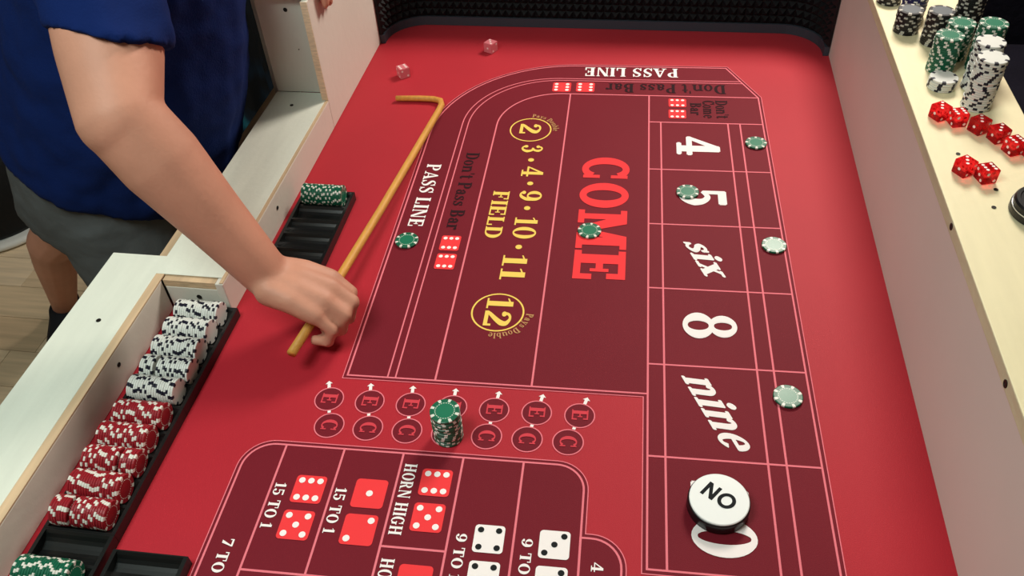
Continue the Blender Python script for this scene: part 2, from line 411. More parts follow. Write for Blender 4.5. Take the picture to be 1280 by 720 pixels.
GL['o'] = (.64, G_arc(.32,.33,.28,.36,0,360,.16,.07,24))
GL['n'] = (.76, stem(.09,.17,0,XH,e=.05)[:1]+G_R(.03,0,.31,.06)+G_R(.03,XH-.06,.2,XH)+G_arc(.42,.43,.23,.26,0,150,.17,.09)+G_R(.48,0,.65,.45)+G_R(.43,0,.72,.06))
GL['m'] = (1.1, G_R(.09,0,.26,XH)+G_R(.03,0,.31,.06)+G_R(.03,XH-.06,.2,XH)+G_arc(.38,.43,.21,.26,0,150,.17,.09)+G_R(.42,0,.59,.45)+G_R(.37,0,.66,.06)+G_arc(.73,.43,.21,.26,0,150,.17,.09)+G_R(.77,0,.94,.45)+G_R(.72,0,1.01,.06))
GL['r'] = (.54, G_R(.09,0,.26,XH)+G_R(.03,0,.33,.06)+G_R(.03,XH-.06,.2,XH)+G_arc(.4,.46,.18,.24,60,150,.14,.09)+G_disc(.43,.58,.08,.09))
GL['t'] = (.46, G_R(.13,.1,.29,.9)+G_R(.03,XH-.07,.42,XH)+G_stroke([(.21,.14),(.25,.03),(.34,.03),(.42,.12)],[.16,.12,.08,.05]))
GL['a'] = (.64, G_R(.36,.06,.52,.52)+G_arc(.33,.47,.19,.23,0,150,.16,.08)+G_disc(.16,.5,.09,.08)+G_arc(.26,.2,.2,.21,30,330,.15,.07)+G_R(.44,0,.62,.07))
GL['e'] = (.62, G_arc(.31,.33,.27,.36,0,320,.16,.07,24)+G_R(.14,.33,.57,.4))
GL['s'] = (.54, G_stroke([(.44,.5),(.36,.62),(.25,.63),(.15,.54),(.2,.42),(.34,.33),(.42,.2),(.34,.07),(.22,.04),(.08,.16)],[.08,.06,.08,.13,.15,.16,.14,.09,.06,.08])+G_R(.4,.46,.46,.68)+G_R(.05,0,.11,.22))
GL['i'] = (.38, G_R(.1,0,.27,XH)+G_R(.03,0,.34,.06)+G_R(.03,XH-.06,.2,XH)+G_disc(.19,.88,.1,.1))
GL['l'] = (.38, G_R(.1,0,.27,1)+G_R(.03,0,.34,.06)+G_R(.03,.94,.2,1))
GL['x'] = (.7, [[(.07,XH),(.27,XH),(.64,0),(.44,0)],[(.1,0),(.19,0),(.58,XH),(.5,XH)]]+G_R(.02,0,.27,.06)+G_R(.38,0,.7,.06)+G_R(.02,XH-.06,.33,XH)+G_R(.43,XH-.06,.67,XH))
GL['y'] = (.68, [[(.07,XH),(.26,XH),(.42,.05),(.32,-.05)],[(.3,-.1),(.42,.05),(.6,XH),(.52,XH)]]+G_R(.01,XH-.06,.33,XH)+G_R(.43,XH-.06,.67,XH)+G_disc(.2,-.18,.1,.08)+G_stroke([(.2,-.22),(.3,-.2),(.38,-.02)],[.07,.09,.1]))
GL['u'] = (.76, G_R(.09,.2,.26,XH)+G_R(.03,XH-.06,.2,XH)+G_arc(.32,.22,.23,.25,180,330,.17,.09)+G_R(.49,0,.66,XH)+G_R(.43,XH-.06,.6,XH)+G_R(.55,0,.73,.06))
GL['b'] = (.68, G_R(.1,0,.26,1)+G_R(.03,.94,.2,1)+G_arc(.36,.33,.27,.36,-150,150,.16,.07))
GL['0'] = (.7, G_arc(.35,.5,.31,.51,0,360,.18,.07,32))
GL['1'] = (.52, stem(.17,.19,hi=False,e=.11)+[[(.17,1),(.36,1),(.36,.8),(.17,.83)],[(.04,.82),(.17,.9),(.17,.83),(.04,.76)]])
GL['2'] = (.68, G_stroke([(.12,.72),(.16,.9),(.32,.96),(.5,.84),(.5,.66),(.36,.44),(.16,.2),(.07,.06)],[.12,.1,.09,.17,.2,.17,.13,.08])+G_disc(.15,.73,.1,.09)+G_R(.05,0,.6,.15)+G_R(.55,0,.63,.28))
GL['3'] = (.66, G_stroke([(.13,.78),(.2,.93),(.34,.95),(.46,.8),(.4,.6),(.24,.53)],[.1,.09,.08,.17,.13,.07])+G_stroke([(.24,.53),(.42,.5),(.5,.28),(.4,.08),(.24,.04),(.1,.18)],[.07,.13,.2,.12,.08,.12])+G_disc(.15,.77,.1,.09)+G_disc(.14,.2,.1,.1))
GL['4'] = (.7, G_R(.38,0,.56,1)+G_R(.26,0,.68,.07)+G_R(.02,.24,.7,.33)+[[(.02,.3),(.12,.33),(.44,.86),(.4,1)]])
GL['5'] = (.66, G_R(.1,.86,.56,1)+G_R(.1,.5,.18,1)+G_stroke([(.13,.5),(.3,.6),(.46,.5),(.5,.3),(.42,.1),(.26,.03),(.1,.16)],[.06,.08,.14,.2,.13,.08,.13])+G_disc(.14,.18,.1,.1))
GL['7'] = (.64, G_R(.06,.84,.6,1)+G_R(.06,.68,.13,1)+[[(.52,.9),(.6,.9),(.38,0),(.16,0)]])
GL['8'] = (.7, G_arc(.35,.75,.26,.26,0,360,.15,.07,28)+G_arc(.35,.27,.31,.29,0,360,.18,.07,28))
GL['9'] = (.68, G_arc(.33,.67,.29,.34,0,360,.18,.07,28)+G_stroke([(.56,.66),(.54,.35),(.4,.1),(.24,.04),(.13,.14)],[.12,.17,.15,.08,.1])+G_disc(.15,.18,.1,.09))
GL['.'] = (.4, G_disc(.2,.5,.13,.13))
# plain bold capitals for the puck
SN = (.86, G_R(.08,0,.25,1)+G_R(.61,0,.78,1)+[[(.08,1),(.27,1),(.78,0),(.59,0)]])
SO = (.98, G_arc(.49,.5,.44,.52,0,360,.18,.19,32))
def width(s): return sum(GL[c][0] for c in s)
def glyphs(m, s, B0, B1, U, z=ZT, mi=0, table=None, bold=0):
    """fit the string between baseline points B0 and B1; U is the cap-height vector's end above B0"""
    tb = table or [GL[c] for c in s]; tot = sum(t[0] for t in tb)
    B0, B1, U = Vector(B0), Vector(B1), Vector(U); ex = (B1-B0)/tot; ey = U-B0; x = 0
    for wd, polys in tb:
        z0 = z
        if bold: polys = [[(p[0]+dx, p[1]+dy*bold*.5) for p in P] for dx, dy in ((-bold/2, 0), (bold/2, 0), (0, 1), (0, -1)) for P in polys]
        for q, P in enumerate(polys):
            z = z0+q*2e-6          # overlapping strokes must not share a plane
            m.add([tuple((B0+ex*(x+p[0])+ey*p[1]).to_2d())+(z,) for p in P], [list(range(len(P)))], mi)
        x += wd; z = z0
def word(s, B0, B1, U, mt, label=None, bold=0, table=None):
    m = MB(); glyphs(m, s, B0, B1, U, bold=bold, table=table); return pbuild(m, 'printed_lettering', mt, label)
def down(s, x, y0, y1, h, mt, label=None, bold=0, table=None):     # reading towards the near end, letter tops to the right
    return word(s, (x, y0), (x, y1), (x+h, y0), mt, label, bold, table)
HV = [(.86, G_arc(.44,.5,.40,.52,40,320,.23,.15,26)+G_R(.64,.62,.74,.98)+G_R(.64,.02,.74,.38)),
      (.86, G_arc(.43,.5,.39,.52,0,360,.23,.15,36)),
      (1.16, G_R(.14,0,.30,1)+G_R(.82,0,1.04,1)+G_R(.03,0,.42,.13)+G_R(.70,0,1.14,.13)+G_R(.03,.87,.3,1)+G_R(.84,.87,1.14,1)+[[(.12,1),(.42,1),(.66,.22),(.54,.02)],[(.54,.02),(.66,.02),(.96,1),(.78,1)]]),
      (.86, G_R(.13,0,.37,1)+G_R(.03,0,.78,.14)+G_R(.03,.86,.76,1)+G_R(.64,0,.78,.36)+G_R(.62,.64,.76,1)+G_R(.3,.43,.56,.57)+G_R(.5,.32,.58,.68))]
m = MB(); glyphs(m, 'COME', (-.119, -.122), (-.119, -.466), (-.036, -.122), table=HV); pbuild(m, 'printed_lettering', 'print_red', 'large red COME lettering')
down('FIELD', -.2735, -.238, -.371, .029, 'print_yellow', 'yellow FIELD lettering')
Y = 'print_yellow'
down('3', -.2385, -.0905, -.119, .040, Y); down('4', -.2305, -.1605, -.1925, .040, Y); down('9', -.226, -.2335, -.2665, .039, Y)
down('10', -.226, -.309, -.369, .039, Y); down('11', -.234, -.407, -.472, .040, Y)
for x, y in ((-.217,-.1405),(-.211,-.2133),(-.2088,-.285),(-.2117,-.3887)):
    m = MB(); m.poly(arc(x, y, .0055, 0, 342, 19), ZT); pbuild(m, 'printed_dot', Y)
down('2', -.2495, -.0165, -.0555, .041, Y); down('12', -.2455, -.509, -.574, .041, Y)
for cy in (-.0385, -.5414):
    m = MB(); strip(m, arc(-.2285+(.002 if cy < -.3 else 0), cy, .0395, 0, 351, 39), .0026, True); pbuild(m, 'printed_ring', Y)
def arc_text(s, cx, cy, r, a0, a1, h, mt):
    m = MB(); tot = width(s); x = 0
    for c in s:
        wd = GL[c][0]; a = math.radians(a0+(a1-a0)*(x+wd/2)/tot); sc = r*math.radians(abs(a1-a0))/tot
        rd = Vector((math.cos(a), math.sin(a))); tg = Vector((math.sin(a), -math.cos(a)))
        B = Vector((cx, cy))+rd*r
        glyphs(m, c, B-tg*wd*sc/2, B+tg*wd*sc/2, B-tg*wd*sc/2+rd*h); x += wd
    pbuild(m, 'printed_lettering', mt, 'small tan Pays Double lettering')
arc_text('Pays Double', -.2285, -.0385, .044, 92, -4, .0115, 'print_tan')
arc_text('Pays Double', -.2265, -.5414, .044, 0, -100, .0115, 'print_tan')
CR = 'print_cream'; BK = 'print_black'
down('PASS LINE', -.409, -.163, -.348, .0265, CR, 'white PASS LINE lettering along the side')
down("Don't Pass Bar", -.341, -.122, -.352, .025, BK, 'black lettering along the side')
word('PASS LINE', (.0605, .208), (-.1375, .208), (.0605, .172), CR, 'white PASS LINE lettering at the far end')
word("Don't Pass Bar", (.155, .145), (-.090, .143), (.155, .110), BK, 'black lettering at the far end')
down("Don't", .131, .0845, .0185, .0235, BK); down('Come', .106, .0835, .0175, .0225, BK); down('Bar', .081, .0735, .028, .022, BK)
down('4', .053, -.0485, -.108, .076, CR, 'white box number 4', .05); down('5', .0555, -.2115, -.2630, .076, CR, 'white box number 5', .05)
down('8', .053, -.519, -.576, .0745, CR, 'white box number 8', .03); down('1', .0545, -.813, -.854, .067, CR, 'white 1 of the box number 10', .04, [(.50, stem(.20,.20,hi=False,e=.12)+[[(.14,.9),(.2,1),(.2,.84),(.14,.8)]])])
down('0', .0535, -.8655, -.9215, .073, CR, 'white 0 of the box number 10', .03)
word('six', (.056, -.357), (.0885, -.4385), (.1015, -.3605), CR, 'white italic six', .05)
word('nine', (.046, -.646), (.100, -.7680), (.097, -.6505), CR, 'white italic nine', .035)
# E and C circles
for k in range(7):
    ex, cx = -.4389+.0581*k, -.4262+.0539*k
    for (x, y, ch) in ((ex, -.728, 'E'), (cx, -.7725, 'C')):
        m = MB(); m.poly(arc(x, y, .0200, 0, 351, 39), ZP, 0); strip(m, arc(x, y, .0200, 0, 351, 39), .0016, True, ZL, 1)
        glyphs(m, ch, (x-.0105, y+.0105), (x-.0105, y-.0095), (x+.0115, y+.0105), ZT, 2)
        pbuild(m, 'printed_circle', ['felt_maroon', 'print_pink', 'print_rose'])
    d = Vector((cx-ex, -.0445)); u = (-d).normalized(); s = Vector((u.y, -u.x))
    for p, ln in ((Vector((ex, -.728))+u*.0205, .0115), (Vector((ex, -.728))-u*.0245, .0)):
        m = MB(); a = p; b = p+u*max(ln-.004, .004)
        m.add([tuple(a-s*.0022)+(ZL,), tuple(a+s*.0022)+(ZL,), tuple(b+s*.0022)+(ZL,), tuple(b-s*.0022)+(ZL,)], [(0,1,2,3)])
        if ln: m.add([tuple(b-s*.0052)+(ZL,), tuple(b+s*.0052)+(ZL,), tuple(b+u*.0052)+(ZL,)], [(0,1,2)])
        pbuild(m, 'printed_arrow', CR)
# proposition box
PT, PB = -.8085, -1.20
def prop(o):
    r = .038
    return arc(-.5245+r, PT-r, r+o, 90, 180, 10) + [(-.5245-o, PB-o), (-.029+o, PB-o)] + arc(-.029-.036, -.909-.036, .036+o, 0, 90, 10) + [(-.078+o, -.909+o)] + arc(-.078-.036, PT-.036, .036+o, 0, 90, 10)
m = MB(); m.poly(prop(.0055), ZP); pbuild(m, 'printed_proposition_field', 'felt_maroon', 'dark maroon proposition box')
m = MB(); strip(m, prop(.0055), .0013, True); pbuild(m, 'printed_frame_line', 'print_pink')
m = MB(); strip(m, prop(0), .0026, True); pbuild(m, 'printed_outline', 'print_pink')
PX = [-.474, -.3945, -.3148, -.2355, -.157]
for x in PX: pline([(x, PT), (x, PB)])
pline([(-.078, -.909), (-.078, PB)])
pline([(-.474, -.987), (-.3148, -.987)]); pline([(-.3148, -.942), (-.2355, -.942)]); pline([(-.2355, -1.01), (-.029, -1.01)]); pline([(-.3148, -1.075), (-.2355, -1.075)])
down('15 TO 1', -.4690, -.8665, -.9325, .0145, CR); down('15 TO 1', -.3895, -.867, -.9325, .0145, CR)
down('7 TO 1', -.508, -.949, -1.010, .0145, CR); down('HORN HIGH', -.309, -.824, -.927, .016, CR); down('HORN HIGH', -.309, -.957, -1.060, .016, CR)
down('9 TO 1', -.226, -.9165, -.978, .0132, CR); down('9 TO 1', -.147, -.916, -.978, .0132, CR); down('4 TO 1', -.0638, -.939, -1.000, .0142, CR)
PIPS = {1: [(0,0)], 2: [(-1,-1),(1,1)], 3: [(-1,-1),(0,0),(1,1)], 4: [(-1,-1),(1,-1),(-1,1),(1,1)], 5: [(-1,-1),(1,-1),(-1,1),(1,1),(0,0)], 6: [(-1,-1),(0,-1),(1,-1),(-1,1),(0,1),(1,1)], 66: [(-1,-1),(-1,0),(-1,1),(1,-1),(1,0),(1,1)]}
def die_print(cx, cy, s, n, white=False, sy=None):
    sy = sy or s; r = min(s, sy)*.12; m = MB(); P = []
    for (qx, qy, a) in ((1,1,0),(-1,1,90),(-1,-1,180),(1,-1,270)):
        P += arc(cx+qx*(s/2-r), cy+qy*(sy/2-r), r, a, a+90, 5)
    m.poly(P, ZT, 0)
    for px, py in PIPS[n]: m.poly(arc(cx+px*s*.30, cy+py*sy*.31, min(s, sy)*.105, 0, 340, 17), ZD, 1)
    pbuild(m, 'printed_die_face', ['print_cream', 'print_ink'] if white else ['print_red', 'print_cream'])
die_print(-.4243, -.8732, .040, 6); die_print(-.4253, -.9240, .040, 5)
die_print(-.3452, -.8724, .0415, 1); die_print(-.3460, -.9232, .0415, 2)
die_print(-.2648, -.8492, .0395, 6); die_print(-.2652, -.8992, .0395, 5); die_print(-.2655, -.9825, .0405, 1); die_print(-.2655, -1.0325, .0405, 1)
die_print(-.1866, -.9210, .0365, 4, True); die_print(-.1868, -.9685, .0365, 4, True)
die_print(-.1082, -.9213, .0365, 3, True); die_print(-.1086, -.9680, .0370, 3, True)
die_print(-.1800, .1245, .038, 66, sy=.037); die_print(-.1310, .1258, .038, 66, sy=.037)
die_print(.0562, .0720, .035, 6, sy=.031); die_print(.0552, .0305, .034, 6, sy=.032)
die_print(-.3272, -.3862, .033, 6, sy=.038); die_print(-.3270, -.4322, .033, 6, sy=.038)

# ------------------------------------------------------------------ chips
CH, CRD = .0033, .0195
def chip_mesh(name, mats, ng=8, sw=13):
    """mats: body, edge spot, face inlay, dash"""
    A = []; sp = []
    for g in range(ng):
        st = 360/ng; a0 = g*st; A += [a0, a0+sw/2, a0+sw]+[a0+sw+(st-sw)*k/4 for k in (1, 2, 3)]; sp += [1, 1, 0, 0, 0, 0]
    n = len(A); A = [math.radians(a) for a in A]; m = MB()
    prof = [(CRD*.74, 0), (CRD*.95, 0), (CRD, .0005), (CRD, CH-.0005), (CRD*.95, CH), (CRD*.74, CH)]
    for r, z in prof: m.v += [(r*math.cos(a), r*math.sin(a), z) for a in A]
    for j in range(len(prof)-1):
        for i in range(n): m.f.append([j*n+i, j*n+(i+1)%n, (j+1)*n+(i+1)%n, (j+1)*n+i]); m.m.append(sp[i])
    m.f.append(list(range(n))[::-1]); m.m.append(2); k = len(prof)-1
    m.f.append([k*n+i for i in range(n)]); m.m.append(2)
    for i in range(24):           # dashed ring on the face
        a, b = 2*pi*i/24, 2*pi*(i+.55)/24; r0, r1 = CRD*.62, CRD*.665
        m.add([(r0*math.cos(a),r0*math.sin(a),CH+.00006),(r1*math.cos(a),r1*math.sin(a),CH+.00006),(r1*math.cos(b),r1*math.sin(b),CH+.00006),(r0*math.cos(b),r0*math.sin(b),CH+.00006)], [(0,1,2,3)], 3)
    return m.mesh(name, mats, 'flat')
CM = {'green': chip_mesh('chip_green', ['chip_green', 'spot_white', 'inlay_green', 'spot_white']),
      'red': chip_mesh('chip_red', ['chip_red', 'spot_white', 'chip_red', 'spot_white'], 6, 17),
      'white': chip_mesh('chip_white', ['chip_white', 'spot_dark', 'chip_white', 'chip_white'], 6, 17),
      'black': chip_mesh('chip_black', ['chip_black', 'spot_grey', 'glare_grey', 'glare_grey'], 6, 17),
      'blue': chip_mesh('chip_blue', ['chip_blue', 'spot_white', 'chip_blue', 'spot_white'], 6, 17)}
def chip(col, mtx, label, group=None):
    o = bpy.data.objects.new(col+'_poker_chip', CM[col]); COL.objects.link(o); o.matrix_world = mtx
    return tag(o, label, 'chip', group)
def Tz(x, y, z, a=0, tilt=0, ta=0): return Matrix.Translation((x, y, z)) @ Matrix.Rotation(ta, 4, 'Z') @ Matrix.Rotation(tilt, 4, 'X') @ Matrix.Rotation(a, 4, 'Z')
def stack(col, x, y, z, n, where, top_label, jit=.0006, lean=(0,0)):
    a = random.random()*6
    for k in range(n):
        a += random.choice((-1, 1, 1))*math.radians(random.choice((4, 10, 20, 32)))
        lb = top_label if k == n-1 else '%s chip in the stack %s' % (col, where)
        chip(col, Tz(x+lean[0]*k+random.uniform(-jit, jit), y+lean[1]*k+random.uniform(-jit, jit), z+k*(CH+.00002), a), lb, '%s chips stacked %s' % (col, where))
def lchip(lx, ly, lb):
    v = lay(lx, ly); chip('green', Tz(v[0], v[1], .0013, random.random()*6), lb, 'single green chips on the felt')
lchip(.1868, -.6745, 'green chip lying in the nine box near its right border')
lchip(.2005, -.3600, 'green chip on the right edge of the six box')
lchip(.1976, -.0670, 'green chip at the right end of the 4 box')
lchip(.0672, -.2252, 'green chip partly covering the number 5')
lchip(-.0977, -.3420, 'green chip lying on the letter M of COME')
lchip(-.4010, -.3866, 'green chip on the pass line beside its lettering')
stack('green', -.2385, -.7830, .0010, 16, 'among the printed E and C circles', 'topmost green chip of the stack among the E and C circles', .0005)
RZ = .2432
stack('white', .4155, -.2590, RZ, 5, 'of five on the rail beside the red dice', 'topmost white chip of the short stack on the rail')
stack('white', .4510, -.3090, RZ, 23, 'tall and nearest on the right rail', 'topmost white chip of the tall stack nearest the dice')
stack('white', .4625, -.2570, RZ, 22, 'tall and half hidden behind the nearest white stack', 'topmost white chip of the half hidden tall stack')
stack('green', .4235, -.2070, RZ, 17, 'frontmost of the green ones on the rail', 'topmost green chip of the frontmost rail stack')
stack('green', .4490, -.1660, RZ, 17, 'in the middle of the green ones on the rail', 'topmost green chip of the middle rail stack')
stack('green', .4800, -.2000, RZ, 22, 'on the rail behind the tall white ones', 'topmost green chip of the rail stack behind the white ones')
stack('black', .3970, -.0830, RZ, 11, 'at the inner edge of the rail', 'topmost black chip of the stack at the inner rail edge')
stack('black', .4310, -.1215, RZ, 16, 'on the rail just beyond the green ones', 'topmost black chip of the stack just beyond the green ones')
stack('black', .4740, -.1080, RZ, 24, 'tall at the outer edge of the rail', 'topmost black chip of the tall outer rail stack')
stack('blue', .4150, -.0300, RZ, 11, 'dark blue behind the black ones on the rail', 'topmost dark blue chip on the rail')
stack('black', .3880, .0220, RZ, 5, 'farthest along the rail at the top of the photo', 'topmost chip of the farthest rail stack')

# ------------------------------------------------------------------ chip trays
PITCH = .0378
def tray_mesh(rows=5, wx=.094):
    m = MB(); h = .0165; R = .0193; e = .0027; L = rows*PITCH+2*e
    prof = [(0, h), (e*.6, h)]
    for r in range(rows):
        c = -(e+PITCH*(r+.5)); 
        for k in range(9):
            a = math.radians(-62+124*k/8); prof.append((-(c)+R*math.sin(a), .0035+R-R*math.cos(a)))
    prof += [(L-e*.6, h), (L, h)]
    we = .005
    for (x0, x1, P) in ((we, wx-we, prof),):
        top0 = [(x0, -p, z) for p, z in P]; top1 = [(x1, -p, z) for p, z in P]; n = len(P)
        m.add(top0+top1, [(i, n+i, n+i+1, i+1) for i in range(n-1)])
    m.box(0, -L, 0, we, 0, h); m.box(wx-we, -L, 0, wx, 0, h); m.box(we, -L, 0, wx-we, 0, .0012)
    m.box(we, -.0012, .0012, wx-we, 0, h-.0004); m.box(we, -L, .0012, wx-we, -L+.0012, h-.0004)
    me = m.mesh('chip_tray', 'tray_black', 'flat'); return me
TRM = tray_mesh()
def tray(x, y, a, label, z=.0006):
    o = bpy.data.objects.new('chip_tray', TRM); COL.objects.link(o); o.location = (x, y, z); o.rotation_euler.z = a
    return tag(o, label, 'chip tray', 'black chip trays')
def roll(x0, y, col, n, where, split=None, zc=.0238, step=.00343, ang=0, org=None):
    a = random.random()*6; x = x0; g = '%s chips rolled %s' % (col, where)
    for k in range(n):
        a += random.choice((-1, 1, 1))*math.radians(random.choice((3, 9, 22, 38))); tilt = random.uniform(-.012, .012)
        if split and k >= split: tilt += .09
        if split and k == split: x += .0035
        M_ = Matrix.Translation((x, y+random.uniform(-.0004, .0004), zc+random.uniform(0, .0005))) @ Matrix.Rotation(pi/2+tilt, 4, 'Y') @ Matrix.Rotation(a, 4, 'Z') @ Matrix.Diagonal((.962, .962, 1, 1))
        if org: M_ = org @ M_
        lb = '%s chip in the roll %s' % (col, where)
        if k == n-1: lb = 'end %s chip towards the felt, roll %s' % (col, where)
        chip(col, M_, lb, g); x += step
TX = -.7010
tray(TX, -0.5957, 0, 'black tray full of white chips beside the divider')
tray(TX, -0.7905, 0, 'black tray full of red chips in the dealer notch')
tray(TX, -0.9853, 0, 'black tray holding a green roll behind an empty row')
ords = ['farthest, at the divider', 'second from the divider', 'third from the divider', 'fourth from the divider', 'nearest the red ones']
for r in range(5):
    roll(TX+.0105+random.uniform(-.001, .002), -0.5957-.0027-PITCH*(r+.5), 'white', 20, 'in the white tray %s' % ords[r], 6 if r == 3 else None)
ords = ['next to the white ones', 'second from the white ones', 'third from the white ones', 'fourth from the white ones', 'beside the empty row']
for r in range(5):
    roll(TX+.0105+random.uniform(-.001, .002), -0.7905-.0027-PITCH*(r+.5), 'red', 20, 'in the red tray %s' % ords[r], {2: 14, 4: 7}.get(r))
roll(TX+.0105, -0.9853-.0027-PITCH*1.5, 'green', 20, 'at the bottom left corner of the photo')
tray(-.6030, -.2930, 0, 'black tray on the felt holding one green roll at its end')
roll(-.5935, -.2930-.0027-PITCH*.5, 'green', 21, 'in the tray on the felt beyond the arm', zc=.0240)
tray(-.5990, -1.0020, math.radians(1.0), 'empty black tray on the felt at the bottom edge')

# ------------------------------------------------------------------ dice, pucks, stick
def die_mesh(s, mats, bevel=.0009):
    bm = bmesh.new(); bmesh.ops.create_cube(bm, size=s)
    bmesh.ops.bevel(bm, geom=list(bm.edges), offset=bevel, segments=2, affect='EDGES')
    me = bpy.data.meshes.new('die_body'); bm.to_mesh(me); bm.free(); me.materials.append(MATS[mats]); return me
def pip_mesh(s):
    m = MB(); fr = {3: ((0,0,1),(1,0,0)), 4: ((0,0,-1),(1,0,0)), 2: ((0,-1,0),(1,0,0)), 5: ((0,1,0),(1,0,0)), 1: ((-1,0,0),(0,1,0)), 6: ((1,0,0),(0,1,0))}
    for n, (nv, uv) in fr.items():
        nv, uv = Vector(nv), Vector(uv); vv = nv.cross(uv)
        for px, py in PIPS[n]:
            c = nv*(s/2+.00012)+uv*px*s*.27+vv*py*s*.27
            m.add([c+(uv*math.cos(2*pi*i/12)+vv*math.sin(2*pi*i/12))*s*.105 for i in range(12)], [list(range(12))])
    return m.mesh('die_pips', 'die_pip', 'flat')
DS = .0200
DBM, DPM = die_mesh(DS, 'die_red'), pip_mesh(DS)
ROT = {'3': Matrix(), '2': Matrix.Rotation(-pi/2, 4, 'X'), '6': Matrix.Rotation(-pi/2, 4, 'Y'), '5': Matrix.Rotation(pi/2, 4, 'X'), '4': Matrix.Rotation(pi, 4, 'X')}
def die(x, y, z, yaw, top, label, bm=DBM, pm=DPM, s=DS, tilt=None):
    o = bpy.data.objects.new('die', bm); COL.objects.link(o)
    M_ = Matrix.Translation((x, y, z+s/2)) @ Matrix.Rotation(math.radians(yaw), 4, 'Z')
    if tilt: M_ = M_ @ Matrix.Rotation(tilt, 4, 'X')
    o.matrix_world = M_ @ ROT[top]
    p = bpy.data.objects.new('pips', pm); COL.objects.link(p); p.parent = o
    tag(o, label, 'die', 'red translucent dice')
    return o
DZ = RZ+.0001
die(.3945, -.3440, DZ, 32, '3', 'red translucent die nearest the inner rail edge, below the short white stack')
die(.4145, -.3580, DZ, 14, '6', 'red translucent die second from the inner rail edge in the row')
die(.4385, -.3745, DZ, 34, '3', 'red translucent die third in the row on the rail')
die(.4580, -.3950, DZ, 22, '3', 'red translucent die fourth in the row on the rail')
die(.4700, -.4220, DZ, 24, '6', 'red translucent die with six pips up at the right photo edge')
die(.4930, -.4330, DZ, 24, '3', 'red translucent die cut off by the right photo edge')
die(.3975, -.4750, DZ, 34, '3', 'left one of the two red dice lying apart on the rail')
die(.4205, -.4880, DZ, 18, '6', 'right one of the two red dice lying apart on the rail')
DS2 = .0225
B2, P2 = die_mesh(DS2, 'die_frosted'), pip_mesh(DS2)
die(-.5290, .1430, .0003, 38, '6', 'thrown pinkish die on the felt nearer the left wall', B2, P2, DS2)
die(-.3580, .2650, .0003, 62, '3', 'thrown pinkish die on the felt nearer the far bumper', B2, P2, DS2)

pk = thing('on_off_puck', 'white topped marker puck with black base reading NO on the 10 box', 'puck', (.1085, -.8505, .0013))
m = MB(); m.lathe((0,0,0), [(.0355,0),(.0372,.0015),(.0372,.012),(.0368,.0155),(.0362,.0162)], 48); o = m.build('base', 'puck_black', pk); o.data.shade_smooth(); smooth_auto(o)
m = MB(); m.lathe((0,0,0), [(.0355,.0162),(.0355,.0176),(.0345,.0183)], 48); tpz = m.build('white_face', 'puck_white', pk)
m = MB()
SHIFT = Vector((.1085, -.8505))
def puck_px(): return (-.0245, .0070), (.0115, -.0170), (-.0115, .0240)
b0, b1, uu = puck_px()
glyphs(m, 'NO', b0, b1, uu, .01845, 0, [SN, SO], .015); 
for k, f in enumerate(m.f):
    A = [m.v[i] for i in f]; ar = sum(A[i][0]*A[(i+1)%len(A)][1]-A[(i+1)%len(A)][0]*A[i][1] for i in range(len(A)))
    if ar < 0: m.f[k] = f[::-1]
link('lettering', m.mesh('lettering', 'print_ink', 'flat'), tpz)
pk2 = thing('black_puck', 'black marker puck with a chrome ring on the right rail', 'puck', (.4710, -.5530, RZ))
m = MB(); m.lathe((0,0,0), [(.0365,0),(.038,.0015),(.038,.009),(.0372,.0096)], 48); m.build('base', 'puck_black', pk2)
m = MB(); m.lathe((0,0,0), [(.0374,.0096),(.0374,.0112)], 48); m.build('ring', 'chrome', pk2)
m = MB(); m.lathe((0,0,0), [(.0365,.0112),(.036,.0165),(.034,.019),(.030,.019),(.029,.0176)], 48); m.build('cap', 'puck_black', pk2)

SP = [(-.519, .040, .0075), (-.470, .043, .0075), (-.440, .0425, .0075), (-.424, .036, .0078), (-.4185, .020, .0080), (-.4195, -.005, .0085), (-.428, -.12, .014), (-.4445, -.35, .026), (-.4597, -.528, .0352), (-.4665, -.608, .0395), (-.4770, -.700, .0435)]
m = MB(); m.tube(SP, [.0055, .006, .0062, .0064, .0065, .0066, .0068, .0069, .0070, .0070, .0070], 14)
st = m.build('dealer_stick', 'rattan', None, True); tag(st, 'yellowish rattan dealer stick with hooked end held above the felt', 'stick')

# ------------------------------------------------------------------ the dealer
def remeshed(m, name, mt, parent, vox, it=4, disp=None):
    me = m.mesh('tmp', mt); o = bpy.data.objects.new('tmp', me); COL.objects.link(o)
    r = o.modifiers.new('r', 'REMESH'); r.mode = 'VOXEL'; r.voxel_size = vox; r.use_smooth_shade = True
    s = o.modifiers.new('s', 'SMOOTH'); s.iterations = it; s.factor = .5
    if disp:
        tx = bpy.data.textures.new(name+'_folds', 'CLOUDS'); tx.noise_scale = disp[0]
        d = o.modifiers.new('d', 'DISPLACE'); d.texture = tx; d.strength = disp[1]; d.mid_level = .5; d.texture_coords = 'GLOBAL'
    dg = bpy.context.evaluated_depsgraph_get(); dg.update()
    me2 = bpy.data.meshes.new_from_object(o.evaluated_get(dg)); me2.name = name
    bpy.data.objects.remove(o)
    me2.materials.clear(); me2.materials.append(MATS[mt]); me2.shade_smooth()
    me2.transform(Matrix.Translation(-Vector(PB0)))
    return link(name, me2, parent)
PB0 = (-1.25, -.15, FZ)
man = thing('person', 'person in a blue T-shirt and grey shorts reaching over the table with the stick', 'person', PB0)
def ering(c, f, s, rf, rs, n=28): return [Vector(c)+f*rf*math.cos(2*pi*k/n)+s*rs*math.sin(2*pi*k/n) for k in range(n)]
SPN = Vector((.42, 0, .907)).normalized(); FR = Vector((.907, 0, -.42)); SD = Vector((0, 1, 0)); B_ = Vector((-1.0, -.2, .03))
